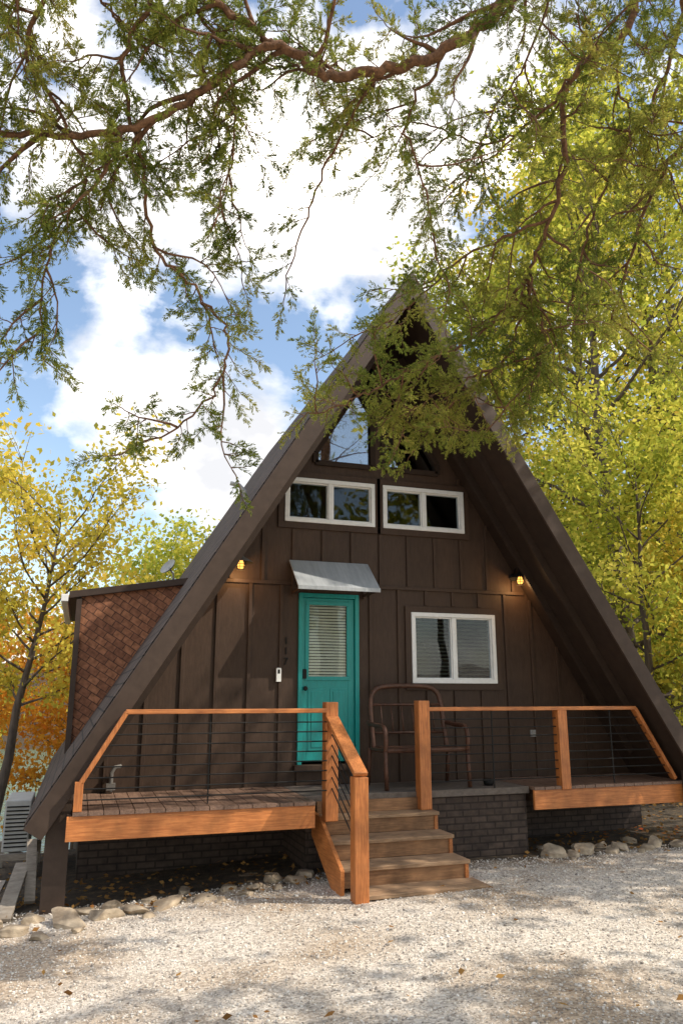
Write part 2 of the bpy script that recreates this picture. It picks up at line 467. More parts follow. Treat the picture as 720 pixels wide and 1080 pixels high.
W1 = (2.40, 3.67, 4.07, 4.68); W2 = (3.79, 5.03, 4.07, 4.68); W3 = (4.18, 5.45, 1.99, 2.93)
D = (2.61, 3.43, 1.00, 3.13)
G1 = [(2.82, 4.92), (3.65, 4.92), (3.65, 6.40), (2.82, 5.06)]
G2 = [(3.81, 4.92), (4.64, 4.92), (4.64, 5.06), (3.81, 6.40)]
for w in (W1, W2, W3): cut(rect(w[0] + 0.02, w[1] - 0.02, w[2] + 0.02, w[3] - 0.02))
cut(rect(D[0] + 0.04, D[1] - 0.04, D[2], D[3] - 0.04))
cut(G1); cut(G2)
mb = MB()
op = [(W1[0] - .1, W1[1] + .1, W1[2] - .1, W1[3] + .1), (W2[0] - .1, W2[1] + .1, W2[2] - .1, W2[3] + .1), (W3[0] - .1, W3[1] + .1, W3[2] - .1, W3[3] + .1), (D[0] - .05, D[1] + .05, 0, D[3] + .05), (2.70, 4.76, 4.80, 6.7)]
def batten(x, z0, z1, w=0.045):
    segs = [(z0, min(z1, iz(x) - 0.02))]
    for o in op:
        if o[0] < x + w / 2 and o[1] > x - w / 2:
            ns = []
            for a, b_ in segs:
                if o[2] > a: ns.append((a, min(b_, o[2])))
                if o[3] < b_: ns.append((max(a, o[3]), b_))
            segs = [t for t in ns if t[1] - t[0] > 0.05]
    for a, b_ in segs:
        if b_ - a > 0.05: mb.box(x - w / 2, x + w / 2, WY - 0.026, WY + 0.01, a, b_)
for i in range(-9, 10):
    x = 3.73 + i * 0.406
    batten(x + 0.02, 3.275, 6.8)
    batten(x - 0.13, zb, 3.225)
zz = 3.25; hh = (AZ - TV - zz) / SL
mb.box(AX - hh + .05, AX + hh - .05, WY - 0.032, WY + 0.01, 3.227, 3.273)
add('wall_batten', mb, BROWN, house, bevel=0.003)
mb = MB(); mb.prism([(AX - hw, zb), (AX + hw, zb), (AX, AZ - TV)], 16.0, 16.1); add('rear_wall', mb, BROWN, house)
mb = MB(); mb.box(0.5, 7.0, WY + 0.13, 15.9, 0.72, 0.80); mb.prism([(.8, .81), (6.66, .81), (5.0, 3.5), (2.46, 3.5)], WY + 2.5, WY + 2.6); add('interior', mb, DARK, house)
mb = MB(); mb.box(0.12, 7.70, WY + 0.03, 15.95, -3.2, 0.55); add('foundation', mb, BRICK, house)

nxp, nzp = SL / math.hypot(1, SL), 1 / math.hypot(1, SL)
def roof_poly(sgn, x_foot, t=T):
    xo = AX + sgn * x_foot; zo = AZ - SL * x_foot
    o1 = (AX, AZ); o2 = (xo, zo)
    i2 = (xo - sgn * nxp * t, zo - nzp * t)
    i1 = (AX, AZ - t / nzp)
    return [o1, i1, i2, o2] if sgn < 0 else [o1, o2, i2, i1]
mb = MB()
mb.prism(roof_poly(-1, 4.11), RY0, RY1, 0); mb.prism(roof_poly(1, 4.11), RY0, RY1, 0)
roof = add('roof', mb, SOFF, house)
mb = MB()
for sg in (-1, 1):
    xo = AX + sg * 4.12; zo = AZ - SL * 4.12
    up = 0.010
    mb.prism([(AX, AZ + 0.004), (xo, zo + 0.004), (xo + sg * up * nxp, zo + up * nzp + .004), (AX, AZ + up / nzp + 0.004)], RY0 + 0.02, RY1)
add('roof_shingles', mb, GREYSH, roof)
mb = MB()
for sg in (-1, 1):
    mb.prism(roof_poly(sg, 4.13, 0.20), RY0 - 0.035, RY0 - 0.002)
add('fascia', mb, TRIMB, roof, bevel=0.004)
mb = MB()
for sg in (-1, 1):
    for yy in (8.62, 9.1):
        x0 = AX + sg * 0.25; z0 = AZ - TV - SL * 0.25 - 0.01; x1 = AX + sg * 3.6; z1 = AZ - TV - SL * 3.6 - 0.01
        mb.prism([(x0, z0), (x1, z1), (x1 - sg * .085, z1 - .05), (x0 - sg * .085, z0 - .05)], yy, yy + 0.045)
add('rafter', mb, SOFF, roof)
for x0 in (-0.2, 7.46):
    mb = MB(); mb.box(x0, x0 + 0.22, 8.24, 8.40, -0.5, 0.9); add('support_leg', mb, TRIMB, house, bevel=0.006)
mb = MB(); mb.tube([(1.98, 9.9, 4.34), (1.94, 9.9, 4.54), (1.86, 9.9, 4.62), (1.74, 9.9, 4.64)], 0.03, 10); add('vent_pipe', mb, ACW, roof, smooth=True)

# dormer
dm = MB(); dm.prism([(-0.06, 0.2), (1.9, 0.2), (1.9, 3.45), (1.2, 3.36), (-0.06, 3.16)], 11.0, 14.5)
dorm = add('dormer', dm, SHING, house)
mb = MB(); mb.prism([(-0.22, 3.12), (1.75, 3.445), (1.75, 3.54), (-0.22, 3.215)], 10.94, 14.6); add('dormer_roof', mb, TRIMB, dorm, bevel=0.005)
mb = MB(); mb.prism([(-0.12, -0.3), (-0.05, -0.3), (-0.05, 3.12), (-0.12, 3.11)], 10.95, 11.05); add('corner_board', mb, TRIMB, dorm)
mb = MB(); mb.prism([(-0.32, 3.07), (-0.23, 3.07), (-0.225, 3.17), (-0.32, 3.17)], 10.90, 14.6); add('gutter', mb, WHITE, dorm, bevel=0.008)
mb = MB()
cx, cy, cz = 1.14, 11.5, 3.70
nrm = Vector((-0.55, -0.35, 0.45)).normalized(); ua = nrm.cross(Vector((0, 0, 1))).normalized(); ub = nrm.cross(ua)
rings = [(0.03, -0.03), (0.07, -0.02), (0.11, 0.0), (0.135, 0.03)]
bse = len(mb.v)
for r_, h_ in rings:
    for j in range(20):
        th = j / 20 * 2 * math.pi
        mb.v.append(tuple(Vector((cx, cy, cz)) + ua * r_ * math.cos(th) + ub * r_ * math.sin(th) + nrm * h_))
for i in range(3):
    for j in range(20):
        mb.f.append((bse + i * 20 + j, bse + i * 20 + (j + 1) % 20, bse + (i + 1) * 20 + (j + 1) % 20, bse + (i + 1) * 20 + j)); mb.m.append(0)
mb.f.append(tuple(bse + j for j in range(20))); mb.m.append(0)
mb.tube([(cx, cy, cz), (cx + .08, cy + .05, cz - .1), (cx + .08, cy + .05, 3.42)], 0.015, 8)
add('satellite_dish', mb, ACW, dorm, smooth=True)

def window(w, split=0.5, blinds=None, name='window'):
    x0, x1, z0, z1 = w
    mb = MB(); f = 0.055
    y0, y1 = WY - 0.045, WY + 0.05
    mb.box(x0, x1, y0, y1, z0, z0 + f); mb.box(x0, x1, y0, y1, z1 - f, z1)
    mb.box(x0, x0 + f, y0, y1, z0 + f, z1 - f); mb.box(x1 - f, x1, y0, y1, z0 + f, z1 - f)
    xm = x0 + (x1 - x0) * split
    mb.box(xm - .03, xm + .03, y0 + .012, y1, z0 + f, z1 - f)
    for a, c in ((x0 + f, xm - .03), (xm + .03, x1 - f)):
        s_ = 0.018
        mb.box(a, a + s_, y0 + .03, y1, z0 + f, z1 - f); mb.box(c - s_, c, y0 + .03, y1, z0 + f, z1 - f)
        mb.box(a + s_, c - s_, y0 + .03, y1, z0 + f, z0 + f + s_); mb.box(a + s_, c - s_, y0 + .03, y1, z1 - f - s_, z1 - f)
    win = add(name, mb, WHITE, house, bevel=0.004)
    g = MB(); g.box(x0 + .06, x1 - .06, WY + 0.012, WY + 0.016, z0 + .06, z1 - .06); add('glass', g, GLASS, win)
    t = MB(); q = 0.085
    t.box(x0 - q, x1 + q, WY - 0.03, WY + .01, z1 + .001, z1 + q); t.box(x0 - q, x1 + q, WY - 0.03, WY + .01, z0 - q, z0 - .001)
    t.box(x0 - q, x0 - .001, WY - 0.03, WY + .01, z0 - .001, z1 + .001); t.box(x1 + .001, x1 + q, WY - 0.03, WY + .01, z0 - .001, z1 + .001)
    add('trim', t, BROWN, win, bevel=0.003)
    if blinds:
        s = MB(); z = z0 + .07
        while z < z1 - .06:
            s.hexa([(x0 + .06, WY + .055, z), (x1 - .06, WY + .055, z), (x1 - .06, WY + .090, z + .018), (x0 + .06, WY + .090, z + .018),
                    (x0 + .06, WY + .055, z + .002), (x1 - .06, WY + .055, z + .002), (x1 - .06, WY + .090, z + .020), (x0 + .06, WY + .090, z + .020)])
            z += 0.050
        add('blinds', s, blinds, win)
    return win
window(W1); window(W2); window(W3, blinds=BLINDD)
for poly in (G1, G2):
    fr = MB()
    n = len(poly)
    for i in range(n):
        p = poly[i]; q = poly[(i + 1) % n]
        fr.beam((p[0], WY + 0.01, p[1]), (q[0], WY + 0.01, q[1]), 0.09, 0.07, up=(0, 0, 1) if abs(p[0] - q[0]) > 0.01 else (1, 0, 0))
    gw = add('gable_window', fr, SOFF, house)
    g = MB(); g.prism(poly, WY + 0.02, WY + 0.025); add('glass', g, GLASSG, gw)

# door
x0, x1, z0, z1 = D
mb = MB(); c = 0.055
mb.box(x0, x0 + c, WY - .035, WY + .06, z0 + .0, z1); mb.box(x1 - c, x1, WY - .035, WY + .06, z0, z1); mb.box(x0 + c, x1 - c, WY - .035, WY + .06, z1 - c, z1)
door = add('door', mb, TEAL, house, bevel=0.004)
mb = MB()
dx0, dx1 = x0 + c + .004, x1 - c - .004; dz0, dz1 = z0 + .03, z1 - c - .004
lx0, lx1, lz0, lz1 = 2.735, 3.285, 2.05, 3.0
YD = WY + 0.0
mb.box(dx0, lx0, YD, YD + .045, dz0, dz1); mb.box(lx1, dx1, YD, YD + .045, dz0, dz1)
mb.box(lx0, lx1, YD, YD + .045, lz1, dz1); mb.box(lx0, lx1, YD, YD + .045, dz0, lz0)
for a in ((lx0 - .03, lx1 + .03, lz1 - .02, lz1 + .03), (lx0 - .03, lx1 + .03, lz0 - .03, lz0 + .02)):
    mb.box(a[0], a[1], YD - .014, YD + .001, a[2], a[3])
for a in ((lx0 - .03, lx0 + .02), (lx1 - .02, lx1 + .03)):
    mb.box(a[0], a[1], YD - .014, YD + .001, lz0 + .02, lz1 - .02)
for a in ((2.75, 2.98), (3.04, 3.27)):
    mb.box(a[0], a[1], YD - .008, YD + .001, 1.16, 1.92)
    mb.box(a[0] + .04, a[1] - .04, YD - .016, YD - .007, 1.20, 1.88)
slab = add('door_leaf', mb, TEAL, door, bevel=0.004)
g = MB(); g.box(lx0, lx1, YD + .006, YD + .009, lz0, lz1); add('glass', g, GLASSD, slab)
s = MB(); z = lz0 + .01
while z < lz1 - .02:
    s.hexa([(lx0 + .02, YD + .016, z), (lx1 - .02, YD + .016, z), (lx1 - .02, YD + .028, z + .026), (lx0 + .02, YD + .028, z + .026),
            (lx0 + .02, YD + .016, z + .002), (lx1 - .02, YD + .016, z + .002), (lx1 - .02, YD + .028, z + .028), (lx0 + .02, YD + .028, z + .028)])
    z += 0.038
add('blinds', s, BLIND, slab)
mb = MB(); mb.tube([(2.70, YD - .001, 1.92), (2.70, YD - .05, 1.92), (2.70, YD - .055, 1.92), (2.70, YD - .085, 1.92)], [0.014, 0.014, 0.03, 0.022], 12)
add('handle', mb, BLACKM, slab, smooth=False)
mb = MB(); mb.box(2.675, 2.725, YD - .02, YD - .0005, 2.04, 2.16); add('keypad_lock', mb, BLACKM, slab, bevel=.004)
mb = MB(); mb.box(2.56, 3.48, WY - .10, WY + .06, 0.93, 0.998); mb.box(2.6, 3.44, WY - .035, WY + .02, 0.765, 0.93); add('threshold', mb, BROWN, door, bevel=.004)

# canopy
mb = MB()
cy0, cy1, ct, cb = 9.02, WY - .03, 3.53, 3.14
mb.hexa([(2.47, cy0, cb), (3.56, cy0, cb), (3.56, cy1, ct), (2.47, cy1, ct), (2.47, cy0, cb + .025), (3.56, cy0, cb + .025), (3.56, cy1, ct + .025), (2.47, cy1, ct + .025)], 0)
mb.box(2.47, 3.56, cy0 - .012, cy0 - .001, cb - .025, cb + .027)
can = add('door_canopy', mb, CANOPY, house, bevel=0.003)
for xx in (2.52, 3.50):
    mb = MB()
    mb.beam((xx, 9.46, 3.12), (xx, 9.06, 3.13), 0.03, 0.03); mb.beam((xx, 9.46, 3.08), (xx, 9.46, 3.48), 0.03, 0.03, up=(0, 1, 0)); mb.beam((xx, 9.45, 3.47), (xx, 9.07, 3.15), 0.03, 0.03)
    add('bracket', mb, BROWN, can)

# wall lamps
def wall_lamp(x, z):
    mb = MB()
    mb.tube([(x, WY - .024, z + .04), (x, WY - .045, z + .04)], 0.055, 14)
    mb.tube([(x, WY - .04, z + .05), (x, WY - .10, z + .15), (x, WY - .18, z + .17), (x, WY - .22, z + .08)], 0.011, 8)
    lamp = add('wall_lamp', mb, BLACKM, house, smooth=True)
    s = MB(); s.tube([(x, WY - .22, z + .10), (x, WY - .22, z + .07), (x, WY - .22, z + .045), (x, WY - .22, z + .02), (x, WY - .22, z + .0)], [0.022, 0.04, 0.09, 0.135, 0.155], 22, cap=False)
    add('lamp_shade', s, BLACKM, lamp, smooth=True)
    b_ = MB(); b_.tube([(x, WY - .22, z + .03), (x, WY - .22, z - .01), (x, WY - .22, z - .04), (x, WY - .22, z - .07), (x, WY - .22, z - .085)], [0.02, 0.034, 0.044, 0.034, 0.01], 14)
    add('bulb', b_, BULB, lamp, smooth=True)
    c_ = MB()
    for zz in (-.02, -.055, -.09):
        r_ = .062 - abs(zz + .04) * .3
        c_.tube([(x + r_ * math.cos(t), WY - .22 + r_ * math.sin(t), z + zz) for t in np.linspace(0, 2 * math.pi, 16, endpoint=False)], 0.0035, 5, closed=True)
    for t in np.linspace(0, 2 * math.pi, 7)[:-1]:
        c_.tube([(x + .064 * math.cos(t), WY - .22 + .064 * math.sin(t), z + .03), (x + .048 * math.cos(t), WY - .22 + .048 * math.sin(t), z - .09)], 0.0035, 5)
    add('bulb_cage', c_, BLACKM, lamp)
    ld = bpy.data.lights.new('lamp_glow', 'POINT'); ld.energy = 6; ld.color = (1.0, 0.56, 0.22); ld.shadow_soft_size = 0.04
    lo = bpy.data.objects.new('lamp_glow', ld); attach(lo, (x, WY - .22, z - .14), lamp)
wall_lamp(1.80, 3.45); wall_lamp(5.78, 3.44)
mb = MB(); mb.box(2.325, 2.385, WY - .05, WY - .001, 2.0, 2.17); mb.box(2.34, 2.37, WY - .053, WY - .049, 2.10, 2.15, 1); add('door_bell', mb, [WHITE, BLACKM], house, bevel=0.004)
mb = MB(); mb.box(5.935, 6.015, WY - .03, WY - .001, 1.28, 1.37); mb.box(5.95, 6.0, WY - .036, WY - .029, 1.3, 1.35); add('outlet_cover', mb, OUTLM, house, bevel=0.004)
for i, ch in enumerate('117'):
    cu = bpy.data.curves.new('num', 'FONT'); cu.body = ch; cu.size = 0.13; cu.extrude = 0.006
    to = bpy.data.objects.new('num', cu); COL.objects.link(to)
    bpy.context.view_layer.update()
    me = bpy.data.meshes.new_from_object(to.evaluated_get(bpy.context.evaluated_depsgraph_get())); bpy.data.objects.remove(to)
    me.transform(Matrix.Rotation(math.radians(90), 4, 'X')); me.materials.clear(); me.materials.append(BLACKM)
    ob = bpy.data.objects.new('house_number', me); attach(ob, (2.42, WY - .012, 2.47 - i * 0.13), house)

# ------------------------------------------------------------------ decks
def planks(mb, x0, x1, y0, y1, z0, z1):
    x = x0
    while x < x1 - 0.02:
        e = min(x + 0.136, x1)
        mb.box(x, e, y0 + rng.uniform(0, .006), y1, z0, z1 + rng.uniform(-.0015, .0015)); x += 0.144
PX = 5.25
mb = MB(); planks(mb, 0.03, 2.42, 8.03, WY - .03, 0.725, 0.76)
deck = add('deck', mb, PLANK, house)
mb = MB(); mb.box(-0.02, 2.42, 8.05, 8.09, 0.50, 0.722); add('rim_board', mb, WOODX, deck, bevel=0.004)
mb = MB(); mb.box(-0.02, 0.02, 8.091, WY - .03, 0.50, 0.722)
for xx in np.arange(0.4, 2.4, .4): mb.box(xx, xx + .04, 8.092, WY - .03, .56, .72)
add('joist', mb, PLANK, deck)
mb = MB(); planks(mb, PX + .03, 7.62, 8.40, WY - .03, 0.725, 0.76)
deck2 = add('deck', mb, PLANK, house)
mb = MB(); mb.box(PX + .03, 7.66, 8.42, 8.46, 0.50, 0.722); add('rim_board', mb, WOODX, deck2, bevel=0.004)
mb = MB()
for xx in np.arange(5.4, 7.4, .4): mb.box(xx, xx + .04, 8.462, WY - .03, .56, .72)
add('joist', mb, PLANK, deck2)
mb = MB(); mb.box(2.46, PX - .02, 8.54, WY - .001, -0.4, 0.68); porch = add('porch_base', mb, BRICK, house)
mb = MB(); mb.box(2.43, PX + .01, 8.50, WY - .04, 0.682, 0.76); add('porch_slab', mb, CONC, porch, bevel=0.008)

# stairs
mb = MB()
SX0, SX1 = 2.56, 3.93
noz = [(8.24, 0.57, 8.52), (7.89, 0.385, 8.26), (7.54, 0.20, 7.91)]
for y0, z, y1 in noz:
    mb.box(SX0, SX1, y0, y0 + (y1 - y0) / 2 - .003, z - .038, z); mb.box(SX0, SX1, y0 + (y1 - y0) / 2 + .003, y1, z - .038, z)
mb.box(SX0 + .12, SX1 + .03, 7.19, 7.36, -0.01, 0.028); mb.box(SX0 + .12, SX1 + .03, 7.365, 7.56, -0.01, 0.028)
stairs = add('stairs', mb, TREAD, house, bevel=0.005)
mb = MB()
for y0, z, y1 in noz: mb.box(SX0 + .01, SX1 - .02, y0 + .025, y0 + .05, z - .185 + .002, z - .04)
mb.box(SX0 + .01, SX1 - .02, 8.47, 8.495, .572, .70)
add('riser', mb, RISER, stairs)
for xs in (SX0 - .045, SX1 - .055):
    mb = MB(); x2 = xs + .04
    mb2 = [(8.50, 0.60), (8.22, 0.585), (7.50, 0.19), (7.50, -0.1), (7.68, -.1), (8.50, 0.36)]
    n = len(mb2)
    if xs > 3: mb2 = [(8.50, 0.528), (8.25, 0.528), (8.25, .345), (7.90, .345), (7.90, .16), (7.55, 0.16), (7.55, -0.1), (8.50, -0.1)]; n = len(mb2)
    mb.v += [(xs, y, z) for y, z in mb2] + [(x2, y, z) for y, z in mb2]
    mb.f.append(tuple(range(n))); mb.m.append(0); mb.f.append(tuple(range(2 * n - 1, n - 1, -1))); mb.m.append(0)
    for i in range(n):
        j = (i + 1) % n; mb.f.append((i, n + i, n + j, j)); mb.m.append(0)
    add('stringer', mb, WOODY, stairs, bevel=0.003)

# railings
def newel(x, y, z0, z1, parent, w=0.14, name='post'):
    mb = MB(); mb.box(x - w / 2, x + w / 2, y - w / 2, y + w / 2, z0, z1)
    return add(name, mb, WOODZ, parent, bevel=0.008)
CR = 0.0075
mb = MB(); mb.box(0.46, 2.55, 8.045, 8.135, 1.655, 1.70)
rl = add('railing', mb, WOODX, house, bevel=0.006)
mb = MB(); mb.beam((0.47, 8.09, 1.675), (0.085, 8.09, 1.02), 0.09, 0.045); add('sloping_rail', mb, WOODZ, rl, bevel=0.005)
mb = MB(); mb.box(0.03, 0.11, 8.045, 8.135, 0.762, 1.03); add('post', mb, WOODZ, rl, bevel=0.005)
newel(2.62, 8.17, 0.545, 1.765, rl)
mb = MB()
for i in range(8):
    z = 0.86 + i * 0.1
    xl = 0.085 + (z - 1.02) * 0.588 if z > 1.02 else 0.08
    mb.tube([(xl, 8.09, z), (2.56, 8.09, z)], CR, 6)
mb.box(1.30, 1.312, 8.084, 8.096, .78, 1.655)
add('cable', mb, BLACKM, rl)
mb = MB(); mb.box(3.90, 6.85, 8.40, 8.49, 1.655, 1.70)
rr = add('railing', mb, WOODX, house, bevel=0.006)
newel(3.84, 8.45, 0.57, 1.775, rr); newel(5.72, 8.45, 0.72, 1.654, rr, w=0.13)
mb = MB(); mb.beam((6.84, 8.445, 1.675), (7.38, 8.445, 0.79), 0.09, 0.045); add('sloping_rail', mb, WOODZ, rr, bevel=0.005)
mb = MB()
for i in range(8):
    z = 0.86 + i * 0.1
    mb.tube([(3.90, 8.445, z), (6.85 + (1.67 - z) * .61, 8.445, z)], CR, 6)
for xx in (4.75, 6.45): mb.box(xx, xx + .014, 8.439, 8.451, .765, 1.655)
add('cable', mb, BLACKM, rr)
sr_top = Vector((2.62, 8.10, 1.60)); sr_bot = Vector((2.62, 7.20, 1.10))
mb = MB(); mb.beam(sr_top, sr_bot, 0.14, 0.04); mb.beam(sr_top + Vector((0.0, 0, -.075)), sr_bot + Vector((0.0, .06, -.035)), 0.04, 0.09)
sr = add('stair_railing', mb, WOODY, house, bevel=0.005)
newel(2.62, 7.25, -0.05, 1.075, sr)
mb = MB()
for i in range(6):
    dz = -0.17 - i * 0.11
    mb.tube([(2.62, 8.11, 1.60 + dz), (2.62, 7.31, 1.155 + dz)], CR, 6)
add('cable', mb, BLACKM, sr)

mb = MB(); mb.tube([(0.42, 9.40, 0.78), (0.42, 9.40, 0.98), (0.45, 9.40, 1.04), (0.52, 9.43, 1.05)], 0.024, 10); mb.box(.37, .47, 9.36, 9.45, .80, .87)
add('utility_pipe', mb, PIPEM, house, smooth=False)

# ------------------------------------------------------------------ metal bench
ch = empty('metal_garden_bench', (3.95, 9.0, 0.76), 'dark brown tubular metal porch bench with rounded back', 'bench')
cx0, cx1 = 3.47, 4.50
zf = 0.765
def arc(pts, n=8):
    P = [Vector(p) for p in pts]; out_ = []
    for i in range(len(P) - 1):
        p0 = P[max(i - 1, 0)]; p1 = P[i]; p2 = P[i + 1]; p3 = P[min(i + 2, len(P) - 1)]
        for k in range(n):
            t = k / n
            out_.append(0.5 * ((2 * p1) + (-p0 + p2) * t + (2 * p0 - 5 * p1 + 4 * p2 - p3) * t * t + (-p0 + 3 * p1 - 3 * p2 + p3) * t ** 3))
    out_.append(P[-1]); return out_
cm = (cx0 + cx1) / 2
mb = MB()
mb.tube(arc([(cx0 + .02, 9.12, 1.20), (cx0 + .02, 9.20, 1.50), (cx0 + .03, 9.25, 1.75), (cx0 + .08, 9.27, 1.88), (cx0 + .20, 9.28, 1.94), (cm, 9.285, 1.955), (cx1 - .20, 9.28, 1.94), (cx1 - .08, 9.27, 1.88), (cx1 - .03, 9.25, 1.75), (cx1 - .02, 9.20, 1.50), (cx1 - .02, 9.12, 1.20)]), 0.031, 10)
mb.tube([(cx0 + .03, 9.17, 1.38), (cx1 - .03, 9.17, 1.38)], 0.017, 8)
mb.tube([(cx0 + .03, 9.24, 1.72), (cx1 - .03, 9.24, 1.72)], 0.017, 8)
for k in range(6):
    x = cx0 + .16 + k * (cx1 - cx0 - .32) / 5
    mb.tube([(x, 9.17, 1.38), (x, 9.24, 1.72)], 0.009, 6)
add('backrest', mb, RUST, ch, smooth=True)
mb = MB()
for k in range(8):
    y = 8.67 + k * .060
    mb.box(cx0 + .03, cx1 - .03, y, y + .045, 1.19 + .02 * math.sin(k * .35), 1.21 + .02 * math.sin(k * .35))
mb.tube([(cx0, 9.14, 1.19), (cx0, 8.66, 1.20), (cx1, 8.66, 1.20), (cx1, 9.14, 1.19), (cx0, 9.14, 1.19)], 0.028, 8)
add('seat', mb, RUST, ch)
for x in (cx0 - .02, cx1 + .02):
    mb = MB(); mb.tube(arc([(x, 9.20, 1.50), (x, 8.95, 1.48), (x, 8.72, 1.47), (x, 8.64, 1.42), (x, 8.62, 1.30), (x, 8.64, 1.20)]), 0.029, 8)
    add('armrest', mb, RUST, ch, smooth=True)
    for yy, ky in ((8.64, -.03), (9.16, .07)):
        mb = MB(); mb.tube([(x, yy, 1.20), (x, yy + ky * .4, 1.0), (x, yy + ky, zf + .001)], 0.027, 8)
        add('leg', mb, RUST, ch, smooth=True)
mb = MB(); mb.tube([(4.85, 8.75, .762), (4.85, 8.75, .78), (4.85, 8.75, .83), (4.85, 8.75, .835), (4.85, 8.75, .79)], [0.05, 0.06, 0.075, 0.065, 0.05], 16)
o = add('ash_bowl', mb, BLACKM, smooth=True); tag(o, 'small black bowl on the painted porch slab', 'bowl')

# ------------------------------------------------------------------ AC unit
ac = empty('outdoor_air_conditioner', (-0.55, 10.4, 0.1), 'pale grey outdoor air conditioner on a wooden stand', 'air conditioner')
mb = MB(); mb.box(-0.70, -0.42, 10.0, 10.8, 0.10, 0.66); add('casing', mb, ACW, ac, bevel=0.015)
mb = MB()
for k in range(11): mb.box(-0.68, -0.44, 9.988, 9.998, 0.15 + k * .043, 0.165 + k * .043)
add('grille', mb, BLACKM, ac)
mb = MB()
for k in range(6):
    r_ = 0.05 + k * .035; mb.tube([(-0.708, 10.35 + r_ * math.cos(t), .38 + r_ * math.sin(t)) for t in np.linspace(0, 2 * math.pi, 24, endpoint=False)], 0.004, 5, closed=True)
add('fan_guard', mb, BLACKM, ac)
mb = MB()
mb.box(-.80, -.30, 9.9, 9.98, .03, .095); mb.box(-.80, -.30, 10.75, 10.83, .03, .095); mb.box(-.62, -.50, 9.97, 10.76, .04, .09)
for a in (-.78, -.36):
    for b_ in (9.9, 10.75): mb.box(a, a + .06, b_ + .001, b_ + .07, -.55, .04)
add('stand', mb, GREYW, ac)
for i, (p, q, w) in enumerate([((-0.50, 8.1, -0.14), (-0.42, 9.2, 0.12), 0.14), ((-0.72, 7.9, -0.17), (-0.62, 9.1, -0.02), 0.12), ((-0.30, 8.6, -0.12), (-0.36, 9.5, 0.30), 0.10)]):
    mb = MB(); mb.beam(p, q, w, 0.035); o = add('scrap_board', mb, GREYW, bevel=.004); tag(o, 'weathered grey scrap board lying by the cabin corner', 'board', 'scrap boards by the cabin corner')

# ------------------------------------------------------------------ rocks
def rock(x, y, sx, sy, sz, seed):
    r = random.Random(seed)
    bm = bmesh.new(); bmesh.ops.create_icosphere(bm, subdivisions=4, radius=1)
    ph = [r.uniform(0, 6) for _ in range(6)]
    planes = []
    for _ in range(14):
        v = Vector((r.gauss(0, 1), r.gauss(0, 1), r.gauss(0, .8))).normalized(); planes.append((v, r.uniform(.45, .85)))
    planes.append((Vector((r.gauss(0, .15), r.gauss(0, .15), 1)).normalized(), r.uniform(.4, .7)))
    for v in bm.verts:
        c = v.co.copy()
        for nrm_, d_ in planes:
            dd = c.dot(nrm_)
            if dd > d_: c -= nrm_ * (dd - d_)
        c *= 1 + .05 * math.sin(c.x * 5 + ph[0]) * math.sin(c.y * 6 + ph[1]) + .04 * math.sin(c.z * 9 + ph[2])
        v.co = Vector((c.x * sx, c.y * sy, c.z * sz)) * 1.2
    bmesh.ops.rotate(bm, verts=bm.verts, cent=(0, 0, 0), matrix=Matrix.Rotation(r.uniform(-.9, .9), 3, 'Z') @ Matrix.Rotation(r.uniform(-.25, .25), 3, 'X') @ Matrix.Rotation(r.uniform(-.2, .2), 3, 'Y'))
    me = bpy.data.meshes.new('rock'); bm.to_mesh(me); bm.free(); me.materials.append(STONE)
    for p in me.polygons: p.use_smooth = True
    try:
        me.set_sharp_from_angle(angle=math.radians(16))
    except Exception: pass
    ob = bpy.data.objects.new('rock', me)
    attach(ob, (x, y, float(terr(x, y)) + sz * .2), None)
    tag(ob, 'tan fieldstone edging the bed under the deck', 'rock', 'fieldstones edging the porch')
    return ob
rs = [(0.05, 7.78, .20, .13, .085), (.36, 7.90, .19, .13, .085), (.66, 7.92, .13, .12, .07), (.98, 8.02, .19, .11, .07), (1.30, 8.05, .12, .09, .06), (1.56, 8.28, .10, .08, .05), (1.82, 8.18, .16, .10, .06), (2.08, 8.33, .10, .10, .09), (2.25, 8.20, .12, .09, .06), (2.4, 8.38, .10, .1, .08),
      (-.38, 7.75, .15, .1, .08), (-.6, 7.95, .18, .12, .08), (-.25, 8.02, .12, .1, .08), (-.82, 7.62, .12, .1, .05), (-.55, 7.48, .09, .08, .05), (-.15, 7.5, .08, .06, .05), (-.95, 8.1, .16, .13, .08),
      (5.42, 8.36, .17, .12, .10), (5.68, 8.28, .10, .1, .06), (5.90, 8.36, .16, .1, .10), (6.20, 8.28, .10, .08, .06), (6.42, 8.36, .18, .11, .10), (6.72, 8.26, .10, .1, .07), (6.94, 8.38, .16, .1, .10), (7.2, 8.26, .12, .12, .08), (7.45, 8.32, .17, .1, .11), (7.85, 8.2, .16, .12, .1),
      (.8, 8.25, .09, .08, .05), (1.15, 8.4, .08, .07, .05), (.45, 8.2, .1, .08, .06), (6.0, 8.62, .12, .08, .08), (5.5, 8.65, .10, .08, .07), (6.8, 8.7, .12, .08, .08), (6.55, 8.15, .06, .05, .04), (5.55, 8.12, .05, .05, .03), (.15, 7.55, .07, .05, .04), (.75, 7.7, .06, .05, .04), (1.45, 7.88, .06, .05, .035),
      (.2, 8.1, .12, .09, .06), (1.7, 8.0, .07, .06, .04), (2.05, 8.05, .06, .05, .04), (.0, 8.0, .1, .08, .07), (6.3, 8.6, .1, .08, .06), (7.1, 8.55, .1, .08, .07)]
for i, r_ in enumerate(rs): rock(*r_, seed=i * 7 + 3)

